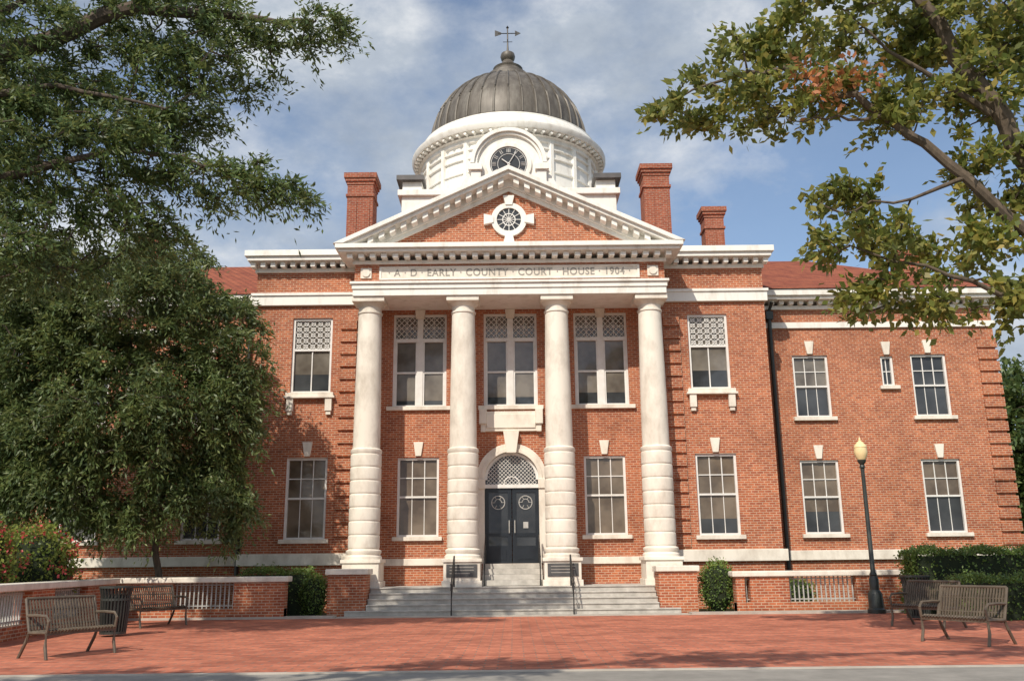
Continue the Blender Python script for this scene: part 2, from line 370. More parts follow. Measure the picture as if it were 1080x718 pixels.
# windows
def bars(m,x0,x1,z0,z1,y,t,nx,nz):
    for k in range(1,nx): x=x0+(x1-x0)*k/nx; m.box(x-t/2,x+t/2,y,y+.03,z0,z1)
    for k in range(1,nz): z=z0+(z1-z0)*k/nz; m.box(x0,x1,y+.002,y+.028,z-t/2,z+t/2)
def lattice(m,x0,x1,z0,z1,y,nx,nz,t=.022,circ=True):
    dx=(x1-x0)/nx; dz=(z1-z0)/nz
    for a in range(nx):
        for b in range(nz):
            X0=x0+a*dx; Z0=z0+b*dz
            m.tube([(X0,y,Z0),(X0+dx,y,Z0+dz)],t*.55,4,False); m.tube([(X0+dx,y,Z0),(X0,y,Z0+dz)],t*.55,4,False)
            if circ: m.ring(X0+dx/2,Z0+dz/2,min(dx,dz)*.28,min(dx,dz)*.28+t*.8,y-.01,y+.01,12)
def window(x,z0,z1,w,yw,style,blind=.6,grey=False,key=True,brk=False,wide=.12,sill=True):
    x0,x1=x-w/2,x+w/2; y=yw+.15
    g=MB(); g.quad((x0,y,z0),(x1,y,z0),(x1,y,z1),(x0,y,z1)); win=g.obj("window",GL,CH)
    m=MB(); fb=.075; yf=yw+.06
    m.box(x0,x0+fb,yf,y+.04,z0,z1); m.box(x1-fb,x1,yf,y+.04,z0,z1); m.box(x0+fb,x1-fb,yf,y+.04,z1-fb,z1); m.box(x0+fb,x1-fb,yf,y+.04,z0,z0+fb*.8)
    a0,a1,c0,c1=x0+fb,x1-fb,z0+fb*.8,z1-fb
    if style=='sash':
        zm=(c0+c1)/2; m.box(a0,a1,yf+.02,y+.03,zm-.03,zm+.03); bars(m,a0,a1,zm+.03,c1,y-.04,.03,3,2); bars(m,a0,a1,c0,zm-.03,y-.02,.022,3,1)
    elif style=='small': bars(m,a0,a1,c0,c1,y-.03,.03,2,2)
    elif style=='lattice':
        zt=c1-(c1-c0)*.42; m.box(a0,a1,yf+.01,y+.03,zt-.035,zt+.035); lattice(m,a0,a1,zt+.035,c1,y-.03,5,5,.024)
        m.box((a0+a1)/2-.018,(a0+a1)/2+.018,y-.04,y-.01,c0,zt-.035)
    elif style=='double':
        xm=(a0+a1)/2; zt=c1-(c1-c0)*.27; m.box(a0,a1,yf-.01,y+.03,zt-.06,zt+.06)
        m.box(xm-.1,xm+.1,yf-.005,y+.03,c0,c1)
        for p,q in ((a0,xm-.1),(xm+.1,a1)):
            lattice(m,p,q,zt+.06,c1,y-.035,4,4,.024,False); bars(m,p,q,zt+.06,c1,y-.045,.018,2,2)
            zm=(c0+zt)/2; m.box(p,q,y-.05,y+.02,zm-.03,zm+.03)
            m.box(p,p+.05,y-.06,y+.02,c0,zt-.06); m.box(q-.05,q,y-.06,y+.02,c0,zt-.06)
    m.obj("frame",FRAME,win)
    if blind>0:
        b=MB(); zb=z1-(z1-z0)*blind
        b.quad((x0,y-.004,zb),(x1,y-.004,zb),(x1,y-.004,z1),(x0,y-.004,z1)); b.obj("blind",BLINDG if grey else BLIND,win)
    if sill:
        m=MB(); m.box(x0-wide,x1+wide,yw-.12,yw+.1,z0-.13,z0-.002)
        if brk:
            m.box(x0-wide-.05,x1+wide+.05,yw-.18,yw-.001,z0-.2,z0-.131)
            for q in (x0-.08,x1-.14): m.box(q,q+.22,yw-.14,yw-.002,z0-.62,z0-.2); m.box(q+.03,q+.19,yw-.1,yw-.001,z0-.74,z0-.62)
        m.obj("sill",STONE,win,bevel=.01)
    if key:
        m=MB(); kx=.13; m.prism([(x-kx*.7,z1+.04),(x+kx*.7,z1+.04),(x+kx*1.25,z1+.5),(x-kx*1.25,z1+.5)],yw-.07,yw+.03)
        m.obj("keystone",STONE,win,bevel=.01)
    return win
for c in (-3.05,3.05): window(c,2.36,4.9,1.36,YC,'sash',1.0)
for c in (-3.05,0,3.05):
    w_=window(c,6.58,9.75,1.8,YC,'double',.93 if c<0 else (.86 if c else .9),grey=True,key=False,wide=.18)
    m=MB(); m.prism([(c-.14,9.6),(c+.14,9.6),(c+.17,9.89),(c-.17,9.89)],YC-.09,YC+.05); m.obj("keystone",STONE,w_)
for sg in (-1,1):
    window(sg*6.56,2.3,4.86,1.32,YF,'sash',1.0 if sg<0 else .8); window(sg*6.56,6.98,9.5,1.32,YF,'lattice',.75,grey=True,key=False,brk=True)
    for i_,wx in enumerate((10.47,14.6)):
        window(sg*wx,2.35,4.8,1.32,YW,'sash',.5 if i_ else .7); window(sg*wx,6.28,8.45,1.24,YW,'sash',.0 if i_ else .55,grey=True)
    window(sg*13.15,7.35,8.4,.44,YW,'small',0)
mb=MB(); mb.box(-.95,.95,YC-.12,YC+.02,5.72,6.38); mb.box(-.8,.8,YC-.16,YC-.121,5.82,6.28)
for sg in (-1,1): mb.box(sg*.8,sg*1.05,YC-.25,YC-.001,5.95,6.44); mb.box(sg*.84,sg*1.0,YC-.18,YC-.001,5.7,5.95)
mb.prism([(-.16,5.0),(.16,5.0),(.26,5.7),(-.26,5.7)],YC-.24,YC+.02)
mb.obj("apron",STONE,CH,bevel=.012)
# door
mb=MB(); mb.ring(0,4.17,.88,1.0,YC-.1,YC+.15,32,0,math.pi); mb.ring(0,4.17,1.001,1.15,YC-.06,YC+.2,32,0,math.pi)
for sg in (-1,1):
    mb.box(sg*.88,sg*1.15,YC-.08,YC+.2,1.5,3.86); mb.box(sg*.86,sg*1.2,YC-.13,YC+.2,3.86,4.168)
ds=mb.obj("door_surround",STONE,CH,bevel=.01)
m=MB(); m.box(-.88,.88,YC+.02,YC+.18,3.88,4.0); m.obj("transom_bar",FRAME,ds)
m=MB(); n=24; m.prism([(.9,4.0)]+[(.9*math.cos(math.pi*k/n),4.17+.9*math.sin(math.pi*k/n)) for k in range(n+1)]+[(-.9,4.0)],YC+.14,YC+.19); fl=m.obj("fanlight",GL,CH)
m=MB(); m.ring(0,4.15,.80,.885,YC+.06,YC+.13,28,0,math.pi)
def arc_z(x): return 4.15+math.sqrt(max(0,.82**2-x*x))
for k in range(-16,17):
    for sd in (-1,1):
        x0=k*.125; pts=[]
        for q in range(41):
            x=x0+sd*q*.03; z=4.0+q*.03
            if abs(x)<.82 and z<arc_z(x): pts.append((x,YC+.1,z))
        if len(pts)>2: m.tube([pts[0],pts[-1]],.009,4)
m.ring(0,4.0,.24,.265,YC+.085,YC+.115,20,0,math.pi)
m.obj("tracery",FRAME,fl)
for sg in (-1,1):
    a,b=sorted((sg*.012,sg*.875))
    m=MB()
    m.box(a,a+.12,YC+.08,YC+.14,1.5,3.88); m.box(b-.12,b,YC+.08,YC+.14,1.5,3.88); m.box(a+.12,b-.12,YC+.08,YC+.14,3.75,3.88); m.box(a+.12,b-.12,YC+.08,YC+.14,1.5,2.05); m.box(a+.12,b-.12,YC+.08,YC+.14,2.35,2.45)
    m.box(a+.18,b-.18,YC+.06,YC+.1,1.62,1.95)
    d=m.obj("door",DOOR,CH,label="dark double door leaf with glass and arched tracery")
    m=MB(); m.quad((a+.1,YC+.12,2.0),(b-.1,YC+.12,2.0),(b-.1,YC+.12,3.8),(a+.1,YC+.12,3.8)); m.obj("door_glass",GL,d)
    cx=(a+b)/2; m=MB(); m.ring(cx,3.42,.2,.225,YC+.1,YC+.115,20,0,math.pi); m.ring(cx,3.42,.1,.118,YC+.1,YC+.115,16,0,math.pi)
    m.ring(cx,3.42,.2,.225,YC+.1,YC+.115,20,math.pi,1.999*math.pi)
    for k in range(6): aa=math.pi*k/3; m.tube([(cx+.1*math.cos(aa),YC+.105,3.42+.1*math.sin(aa)),(cx+.2*math.cos(aa),YC+.105,3.42+.2*math.sin(aa))],.010,4)
    m.obj("door_tracery",IRONW,d)
    m=MB(); m.tube([(sg*.09,YC+.02,2.45),(sg*.09,YC+.02,2.85)],.018,8); m.obj("handle",IRONW,d)
    if sg>0: m=MB(); m.box(cx-.08,cx+.08,YC+.095,YC+.1,2.6,2.8); m.obj("notice",IRONW,d)
for sg in (-1,1):
    m=MB(); m.tube([(sg*9.12,YW-.14,1.2),(sg*9.12,YW-.14,10.0),(sg*9.2,YW-.35,10.3)],.07,10); m.box(sg*9.0,sg*9.24,YW-.26,YW-.02,9.72,10.0); m.obj("downpipe",DARKMET,CH)
# tower
TY=8.4; TB=-.42
mb=MB(); mb.box(-4.3,4.3,TY-4.3,TY+4.3,11.5,16.3+TB); mb.box(-4.45,4.45,TY-4.45,TY+4.45,16.2+TB,16.45+TB)
tw=mb.obj("tower",WHITE,CH,bevel=.02)
for a in (-1,1):
    for b in (-1,1):
        q=MB().box(a*3.5,a*4.28,TY+b*3.5,TY+b*4.28,16.452+TB,16.85+TB).obj("turret",WHITE,tw,bevel=.02)
        MB().box(a*3.4,a*4.5,TY+b*3.4,TY+b*4.5,16.852+TB,17.05+TB).obj("turret_roof",ROOFD,q)
mb=MB(); mb.lathe([(4.0,16.0),(4.0,16.6),(3.9,16.62),(3.85,18.4),(3.95,18.45),(3.95,18.6),(4.07,18.65)],96,0,TY)
mb.lathe([(3.85,18.64),(4.15,18.79),(4.3,18.81),(4.38,18.95),(4.38,19.05),(4.28,19.09),(4.22,19.14),(4.2,19.24),(4.1,19.26),(4.02,19.46),(3.92,19.6),(3.92,19.66),(3.74,19.7),(3.7,19.8),(3.5,19.84)],96,0,TY)
for k in range(72):
    a=2*math.pi*k/72; c,sn=math.cos(a),math.sin(a)
    mb.tube([(3.85*c,TY+3.85*sn,18.71),(4.26*c,TY+4.26*sn,18.73)],.075,4)
for k in range(20):
    a=2*math.pi*(k+.5)/20; c,sn=math.cos(a),math.sin(a)
    mb.tube([(3.87*c,TY+3.87*sn,16.5),(3.87*c,TY+3.87*sn,18.45)],.14,6)
for zz in (17.1,17.7,18.1): mb.lathe([(3.85,zz),(3.95,zz+.03),(3.95,zz+.09),(3.85,zz+.12)],96,0,TY)
mb.obj("drum",WHITE,tw,smooth=True)
mb=MB(); pr=[]; DR,DH,DZ=3.52,3.3,19.82
for k in range(19):
    t=k/18*math.pi/2*.84; pr.append((DR*math.cos(t)**.97,DZ+.1+DH*math.sin(t)))
mb.lathe([(3.62,DZ-.1),(3.63,DZ+.05)]+pr,96,0,TY)
for k in range(36):
    a=2*math.pi*k/36; c,sn=math.cos(a),math.sin(a)
    mb.tube([((r+.02)*c,TY+(r+.02)*sn,z) for r,z in pr],.05,5)
dm=mb.obj("dome",DOME,tw,smooth=True)
mb=MB(); mb.lathe([(1.3,22.85),(1.46,22.95),(1.46,23.05),(1.24,23.12),(1.18,23.28),(1.0,23.34),(.94,23.52),(.74,23.6),(.66,23.78),(.70,23.88),(.46,24.0),(.34,24.15),(.24,24.32),(.31,24.4),(.35,24.55),(.31,24.7),(.14,24.82),(.05,24.9),(.035,25.2),(.028,26.1)],24,0,TY)
fn=mb.obj("finial",DOME,dm,smooth=True)
mb=MB(); mb.tube([(-.45,TY,25.8),(.45,TY,25.8)],.022,6); mb.prism([(.35,25.65),(.62,25.8),(.35,25.95)],TY-.012,TY+.012); mb.prism([(-.6,25.65),(-.3,25.75),(-.3,25.85),(-.6,25.97)],TY-.012,TY+.012)
mb.tube([(-.22,TY,25.35),(.22,TY,25.35)],.015,5); mb.tube([(0,TY-.22,25.35),(0,TY+.22,25.35)],.015,5); mb.lathe([(.02,26.05),(.07,26.1),(.02,26.2)],10,0,TY)
mb.obj("weather_vane",IRON,fn)
# clock dormer
CZ=16.92; CY=TY-4.75
def archpoly(r,zb,n=28): return [(r,zb)]+[(r*math.cos(math.pi*k/n),CZ+r*math.sin(math.pi*k/n)) for k in range(n+1)]+[(-r,zb)]
mb=MB(); mb.prism(archpoly(1.28,14.5),CY,TY-2.5); mb.ring(0,CZ,1.25,1.36,CY-.12,CY+1.2,36,0,math.pi); mb.ring(0,CZ,1.361,1.52,CY-.22,CY+1.2,36,0,math.pi)
for sg in (-1,1):
    mb.box(sg*1.1,sg*1.5,CY-.14,CY+1.1,15,16.62); mb.box(sg*1.05,sg*1.6,CY-.24,CY+1.15,16.62,16.89)
    mb.prism([(sg*1.5,15),(sg*2.3,15),(sg*2.25,15.9),(sg*1.95,16.0),(sg*1.75,16.4),(sg*1.5,16.6)],CY+.05,CY+.9)
mb.ring(0,CZ,.74,.92,CY-.1,CY+.05,40)
dr=mb.obj("dormer",WHITE,tw,bevel=.015)
ck=MB().disc(0,CZ,.76,CY-.03,CY+.02,40).obj("clock_face",DOOR,dr)
mb=MB()
for k in range(12):
    a=k*math.pi/6; c,sn=math.cos(a),math.sin(a)
    for q in ((-.035,.035) if k%3 else (-.06,0,.06)):
        px,pz=-sn*q,c*q
        mb.tube([(.50*c+px,CY-.045,CZ+.50*sn+pz),(.66*c+px,CY-.045,CZ+.66*sn+pz)],.013,4)
mb.ring(0,CZ,.69,.71,CY-.05,CY-.03,36); mb.ring(0,CZ,.43,.445,CY-.05,CY-.03,36); mb.disc(0,CZ,.06,CY-.07,CY-.03,14); mb.obj("numeral",FRAME,ck)
mb=MB(); mb.tube([(0,CY-.07,CZ),(-.27,CY-.07,CZ+.2)],.028,5); mb.tube([(0,CY-.075,CZ),(.3,CY-.075,CZ+.5)],.018,5); mb.obj("clock_hand",FRAME,ck)
# steps
mb=MB()
for k in range(5):
    hw=4.75 if k==0 else 4.18
    mb.box(-hw,hw,-3.15+.25*k,-1.0 if k<4 else YC,G-.02+.15*k,G+.15*(k+1))
    mb.box(-hw,hw,-3.18+.25*k,-3.1+.25*k,G+.15*(k+1)-.035,G+.15*(k+1)+.004)
mb.box(-5.05,-4.18,-2.1,YC,G,.85); mb.box(4.18,5.05,-2.1,YC,G,.85)
st=mb.obj("staircase",STEP,CH,bevel=.008)
mb=MB()
for k in range(4): mb.box(-.93,.93,-1.55+.3*k,YC+.18,.857+.16*k,.857+.16*(k+1))
mb.obj("upper_steps",STEP,st,bevel=.012)
def handrail(x,y0,z0,y1,z1):
    m=MB(); h=.88
    m.tube([(x,y0,z0),(x,y0,z0+h),(x,y1,z1+h),(x,y1,z1)],.024,8); m.tube([(x,y0,z0+h*.5),(x,y1,z1+h*.5)],.014,6)
    m.tube([(x,y0,z0+h),(x,y0-.18,z0+h-.02),(x,y0-.2,z0+h-.2)],.024,8)
    m.obj("handrail",IRON,st)
handrail(-1.72,-3.3,G+.01,-2.15,.85); handrail(1.72,-3.3,G+.01,-2.15,.85); handrail(-.84,-1.65,.85,-.35,1.48); handrail(.84,-1.65,.85,-.35,1.48)
for sg in (-1,1):
    m=MB(); a,b=sorted((sg*4.2,sg*5.3)); m.box(a,b,-2.88,-2.12,G-.02,1.24); p=m.obj("pier",BR,CH,bevel=.01)
    m=MB(); m.box(a-.07,b+.07,-2.95,-2.05,1.24,1.40); m.obj("pier_cap",STONE,p,bevel=.02)
# ---------------------------------------------------------------- low walls
def low_wall(p0,p1,segs,label,h=.98):
    L=math.hypot(p1[0]-p0[0],p1[1]-p0[1]); ang=math.atan2(p1[1]-p0[1],p1[0]-p0[0])
    e=empty("garden_wall",(0,0,0),label,"wall"); e["group"]="low brick walls around the plaza"
    b=MB(); r=MB()
    b.box(0,L,-.16,.16,-.05,.28)
    for a,c,k in segs:
        if k=='b': b.box(a,c,-.2,.2,0,h)
        else:
            r.box(a,c,-.02,.02,.34,.37); r.box(a,c,-.02,.02,h-.08,h-.05)
            n=int((c-a)/.12)
            for i in range(n): x=a+(i+.5)*(c-a)/n; r.box(x-.016,x+.016,-.016,.016,.28,h)
    b.obj("brickwork",BR,e,origin=(0,0,0),bevel=.008)
    if r.v: r.obj("railing",IRONW,e,origin=(0,0,0))
    c=MB(); c.box(-.1,L+.1,-.27,.27,h,h+.15); c.obj("coping",STONE,e,origin=(0,0,0),bevel=.025)
    e.location=(p0[0],p0[1],G); e.rotation_euler=(0,0,ang); return e
low_wall((6.3,-3.1),(11.0,-3.1),[(0,.25,'b'),(.25,.4,'r'),(.4,1.5,'b'),(1.5,3.4,'r'),(3.4,4.7,'b')],"low brick wall with pale coping and iron railing panel")
low_wall((-11.0,-3.6),(-6.3,-3.6),[(0,1.6,'b'),(1.6,3.3,'r'),(3.3,4.7,'b')],"low brick wall with stone coping beside the steps")
low_wall((-10.3,-12.6),(-11.0,-4.2),[(0,1.2,'b'),(1.2,3.2,'r'),(3.2,4.4,'b'),(4.4,6.4,'r'),(6.4,8.4,'b')],"low brick wall with stone coping behind the benches")
# ---------------------------------------------------------------- foliage tools
def leaf_quads(P,D,L,W):
    N=len(P); D=D/(np.linalg.norm(D,axis=1)[:,None]+1e-9)
    U=rng.normal(size=(N,3)); U[:,2]+=.8; U=np.cross(D,U); U/=np.linalg.norm(U,axis=1)[:,None]+1e-9
    l=L*rng.uniform(.65,1.25,(N,1)); w=W*rng.uniform(.7,1.2,(N,1))
    return np.stack([P,P+D*l*.45+U*w*.5,P+D*l,P+D*l*.45-U*w*.5],1).reshape(-1,3)
def leaf_arrays(cent,n_each,spread,L,W,droop=0.0):
    C=np.repeat(np.asarray(cent),n_each,axis=0); N=len(C)
    P=C+rng.normal(size=(N,3))*np.asarray(spread)
    D=rng.normal(size=(N,3)); D[:,2]-=droop
    return leaf_quads(P,D,L,W)
def leaf_sprays(C,origin,ns,nl,length,L,W,droop=.5,jit=.045):
    K=np.repeat(C,ns,axis=0); M_=len(K)
    out=K-np.asarray(origin); out/=np.linalg.norm(out,axis=1)[:,None]+1e-9
    d=out*.7+rng.normal(size=(M_,3))*.65; d[:,2]*=.7; d[:,2]-=droop*.25; d/=np.linalg.norm(d,axis=1)[:,None]
    ln=length*rng.uniform(.5,1.3,(M_,1))
    K=K-d*ln*.4
    i=np.repeat(np.arange(M_),nl); t=rng.uniform(0,1,(M_*nl,1))
    P=K[i]+d[i]*ln[i]*t; P[:,2]-=(droop*ln[i]*.5*t**2)[:,0]; P+=rng.normal(size=P.shape)*jit
    D=d[i]+rng.normal(size=P.shape)*.75; D[:,2]-=droop*.6*t[:,0]
    return leaf_quads(P,D,L,W)
def leaf_obj(name,V,m,parent=None,label=None,cat=None):
    lo=V.min(0); hi=V.max(0); N=len(V)//4
    me=bpy.data.meshes.new(name); o=np.array([(lo[0]+hi[0])/2,(lo[1]+hi[1])/2,lo[2]])
    me.from_pydata((V-o).tolist(),[],np.arange(N*4).reshape(-1,4).tolist()); me.materials.append(m)
    ob=bpy.data.objects.new(name,me); COL.objects.link(ob); WL[ob.name]=Vector(o)
    if parent: ob.parent=parent; ob.location=Vector(o)-WL[parent.name]
    else: ob.location=o
    if label: ob["label"]=label
    if cat: ob["category"]=cat
    return ob
def clusters(regs,dens):
    out=[]
    for cx,cy,cz,rx,ry,rz in regs:
        n=int(dens*(rx*ry*rz)**(.75)+6)
        d=rng.normal(size=(n,3)); d/=np.linalg.norm(d,axis=1)[:,None]; r=rng.uniform(.15,1,(n,1))**.5
        out.append(d*r*np.array([rx,ry,rz])+np.array([cx,cy,cz]))
    return np.concatenate(out)
def wig(a,b,n,amp):
    a=np.array(a,float); b=np.array(b,float); pts=[a+(b-a)*k/n for k in range(n+1)]
    for k in range(1,n): pts[k]=pts[k]+rng.normal(size=3)*amp
    return [tuple(p) for p in pts]
def tree(loc,label,limbs,regs,dens,ns,nl,length,L,W,m,droop=.5,twig=.035,bark=BARK,origin=None,jit=.045):
    e=empty("oak_tree",loc,label,"tree"); mb=MB(); nodes=[]
    for pts,r0,r1 in limbs:
        full=[]
        for a,b in zip(pts,pts[1:]): full+=wig(a,b,4,.05)[:-1]
        full.append(pts[-1]); n=len(full)
        rad=[r0+(r1-r0)*k/(n-1) for k in range(n)]
        mb.tube(full,rad,9); nodes+=full
    C=clusters(regs,dens); NN=np.array(nodes)
    NN=NN[NN[:,2]>1.8+loc[2]]
    C=C[np.argsort([np.min(np.linalg.norm(NN-c,axis=1)) for c in C])]
    for c in C:
        d=np.linalg.norm(NN-c,axis=1)+np.maximum(0,NN[:,2]-c[2])*.3; j=NN[np.argmin(d)]
        dist=np.linalg.norm(j-c); k=max(3,int(dist/.4)); w=wig(j,c,k,.05*min(dist,1.5))
        r=min(twig,.012+.014*dist); mb.tube(w,[r*(1-.7*i/k)+.004 for i in range(k+1)],4,False)
        NN=np.vstack([NN,np.array(w[1:])])
    mb.obj("trunk",bark,e,smooth=True)
    o=origin if origin else tuple(np.array(regs)[:,:3].mean(0))
    leaf_obj("crown",leaf_sprays(C,o,ns,nl,length,L,W,droop,jit),m,e)
    return e,C
b=(-15.5,-13.8,G)
tree(b,"tall willow oak overhanging the plaza, drooping dark green foliage",
 [([b,(-15.2,-13.8,4),(-14.2,-13.7,8),(-12.5,-13.8,10.3),(-9.5,-14.0,11.3),(-7.2,-14.0,12.2),(-5.2,-13.8,12.1),(-3.8,-13.6,12.1)],.42,.02),
  ([(-14.5,-13.8,7),(-12,-14.0,8.0),(-9.5,-14.2,8.5),(-7.2,-14.0,9.2),(-5.2,-13.8,8.9)],.15,.02),
  ([(-12.5,-13.8,10.3),(-10.5,-14.4,9.9),(-8.4,-14.4,10.3),(-6.4,-14.2,9.9)],.11,.02),
  ([(-10.5,-14.1,11.0),(-9.4,-14.2,12.2),(-8.3,-14,13.4)],.1,.02),([(-11,-14.2,8.2),(-9.7,-14.3,7.4),(-8.4,-14.1,7.2)],.07,.015)],
 [(-9.4,-13.7,11.7,2.1,2.0,1.4),(-6.6,-13.6,12.2,1.6,1.5,.9),(-6.0,-13.5,11.2,1.4,1.2,.55),(-4.5,-13.5,11.9,1.0,.8,.28),(-3.6,-13.5,12.1,.8,.6,.2),(-8.3,-13.7,9.2,2.2,1.9,.9),(-5.7,-13.3,8.9,1.3,1.2,.45),(-4.4,-13.2,8.6,.7,.6,.22),(-11.2,-13.6,10,1.9,2,2.4),(-6.9,-13.5,10.2,1.4,1.2,.5),(-9.2,-13.6,7.5,1.8,1.5,.9),(-7.2,-13.4,7.9,1.2,1.0,.45),(-8.5,-13.6,10.4,1.7,1.6,.6)],
 36,9,11,.75,.15,.046,LF_L,.7,origin=(-13,-13.8,10))
b=(-10.25,-2.75,G)
tree(b,"willow oak with slender trunk and drooping grey green foliage",
 [([b,(-10.3,-2.8,2.6),(-10.8,-3.2,5.5),(-11.3,-3.8,8.5),(-11.5,-4,11)],.11,.03),
  ([(-10.4,-2.9,3.2),(-9.3,-3.4,4.6),(-8.1,-3.9,5.9),(-7.4,-4,7.4)],.06,.015),
  ([(-10.6,-3.1,4.6),(-12.2,-3.7,5.4),(-13.8,-4,5.8)],.07,.015),([(-11,-3.5,6.8),(-9.5,-4,8.1),(-8.6,-4,8.9)],.06,.015),
  ([(-10.4,-2.9,2.8),(-11.6,-3.6,3.5),(-12.8,-4,3.7)],.05,.012)],
 [(-11.5,-4.2,9.1,3.4,2.3,2.3),(-11.4,-4.2,5.9,3.6,2.3,1.9),(-12.9,-4.2,3.9,2.2,1.6,1.2),(-8.3,-4.1,7.4,1.3,1.2,2.0),(-8.1,-4.0,5.6,1.1,1.2,1.4),(-9.1,-3.9,3.9,1.5,1.2,1.0),(-7.8,-3.9,3.2,.6,.6,.8),(-14,-4.2,8.2,2.1,2.2,2.8),(-10.8,-4.0,3.0,1.3,1.1,.5),(-14.5,-4.4,5,1.8,1.5,1.8)],
 36,11,12,.9,.18,.055,LF_G,.9,origin=(-11.4,-4,6.5),jit=.06)
b=(12.2,-14.8,G)
er,Cr=tree(b,"broad oak with spreading limbs and sunlit yellow green leaves",
 [([b,(11.9,-14.8,2.5),(11.0,-14.8,5),(9.7,-14.9,7.3),(8.45,-15.0,9.8),(7.3,-15.0,12),(7.0,-14.9,13.4)],.30,.07),
  ([(11.0,-14.8,5),(9.2,-14.9,6.7),(8.0,-15.0,8.0),(6.8,-15.0,9.1),(5.6,-14.9,10.0),(4.4,-14.8,10.2),(3.2,-14.6,9.8)],.135,.015),
  ([(10.8,-14.8,5.1),(9.0,-15.0,5.7),(7.5,-15.0,6.2),(5.9,-14.9,6.8)],.08,.012),
  ([(8.0,-15.0,8.0),(7.0,-15.0,7.6),(5.8,-14.9,7.4)],.045,.010),
  ([(8.6,-15.0,9.2),(7.3,-15.0,10.2),(6.2,-15,11.3)],.06,.012),
  ([(8.3,-15.0,9.8),(9.3,-14.9,10.8),(9.8,-14.5,12)],.06,.012),
  ([(9.6,-14.9,7.4),(9.3,-14.7,8.6),(9.0,-14,9.6)],.06,.012),([(6.8,-15.0,9.1),(5.9,-15.0,9.2),(5.0,-15,9.1)],.035,.010)],
 [(3.8,-14.6,9.6,1.2,1.1,.45),(5.1,-14.6,9.9,1.3,1.2,.75),(6.3,-14.6,11.5,1.8,1.5,.9),(9.1,-14.6,11.5,1.3,1.4,1.3),(9.1,-14.6,8.4,1.1,1.2,1.1),(6.4,-14.7,6.9,1.2,1.1,.5),(7.9,-14.8,5.9,1.3,.9,.5),(7.2,-14.7,9.6,1.0,1.0,.6),(4.6,-14.5,10.8,.9,.8,.4),(6.3,-14.5,6.1,.7,.7,.3),(8.2,-14.6,6.9,1.0,.9,.35),(8.9,-14.8,10.0,1.0,.9,.7),(7.8,-14.7,10.8,.9,.9,.5),(6.0,-14.8,7.8,.8,.7,.25)],
 25,5,10,.6,.175,.105,LF_R,.4,twig=.018,bark=BARKL,origin=(8.5,-14.5,8),jit=.065)
sel=Cr[np.argsort(np.linalg.norm(Cr-np.array([5.75,-15.3,9.7]),axis=1))[:5]]
leaf_obj("dead_leaves",leaf_arrays(sel-np.array([0,.3,.1]),45,(.2,.15,.16),.16,.085,.6),LF_D,er)
# oak standing beside the street that throws its shadow over the front of the plaza
b=(-9.5,-28.0,G)
tree(b,"oak tree beside the street shading the front of the plaza",
 [([b,(-9.3,-27.8,4),(-8,-27,8),(-5.5,-26.2,10),(-2,-25.4,11),(2.5,-25,11.5)],.4,.05),([(-8,-27,8),(-6.5,-25.8,9.3),(-5,-25,10)],.15,.04)],
 [(-5.5,-25.8,10.6,2.2,.9,.8),(-1.2,-25.5,11.3,2.0,.8,.6),(3.2,-25.3,11.6,2.0,.7,.5),(-9.5,-27,10,2,1.5,1.5)],
 14,6,11,.9,.24,.13,LF_L,.4,origin=(-8,-27,9))
for (x,y,h) in ((24,14,11),(29,6,9),(-25,12,11)):
    b=(x,y,G)
    tree(b,"green tree standing behind the courthouse",[([b,(x,y,3),(x+.3,y,h*.6),(x,y,h*.9)],.25,.04)],
      [(x,y,h*.62,3.6,3.6,h*.36),(x-1,y,h*.4,3.2,3,h*.2)],14,7,10,1.3,.36,.18,LF_L,.4,jit=.15)
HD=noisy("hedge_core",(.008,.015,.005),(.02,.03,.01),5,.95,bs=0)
def shrub(name,label,cx,cy,rx,ry,h,m,n,boxy=False,L=.07,flower=0):
    N=n
    if boxy:
        P=rng.uniform(-1,1,(N,3)); f=rng.integers(0,3,N); sg=np.where(rng.random(N)<.5,-1,1)
        f=np.where(rng.random(N)<.3,2,f)
        for i in range(3): P[f==i,i]=sg[f==i]
        P[f==2,2]=1
        P=P*np.array([rx,ry,h/2])+np.array([cx,cy,G+h/2]); P+=rng.normal(size=P.shape)*.055
        P[:,2]+=.05*np.sin(P[:,0]*4.1)+.03*np.sin(P[:,0]*9.7)
    else:
        d=rng.normal(size=(N,3)); d/=np.linalg.norm(d,axis=1)[:,None]; d*=rng.uniform(.75,1.05,(N,1))
        bmp=1+.12*np.sin(5*d[:,:1]*3+cx)*np.cos(4*d[:,1:2]*3); d*=bmp
        P=d*np.array([rx,ry,h/2])+np.array([cx,cy,G+h/2])
    e=empty(name,(cx,cy,G),label,"hedge" if boxy else "shrub")
    leaf_obj("foliage",leaf_arrays(P,1,(.02,.02,.02),L,L*.6,0),m,e)
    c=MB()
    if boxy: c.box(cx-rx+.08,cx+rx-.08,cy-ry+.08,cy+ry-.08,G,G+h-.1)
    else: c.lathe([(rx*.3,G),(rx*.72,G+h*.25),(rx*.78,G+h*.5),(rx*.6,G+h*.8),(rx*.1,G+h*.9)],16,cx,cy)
    c.obj("dark_core",HD,e)  # dark solid core filling the inside of the leaf shell
    if flower:
        s_=P[rng.choice(len(P),flower,replace=False)]; leaf_obj("blossom",leaf_arrays(s_,12,(.06,.06,.09),.08,.07,0),LF_F,e)
shrub("hedge","clipped evergreen hedge behind the benches",13.0,-4.7,2.4,.5,1.6,LF_H,12000,True,.08)
shrub("hedge","low clipped hedge beside the benches",12.3,-7.0,1.6,.45,.95,LF_H,6000,True,.07)
shrub("hedge","low clipped hedge along the brick wall",-6.9,-2.3,1.0,.45,1.25,LF_H,3500,True,.07)
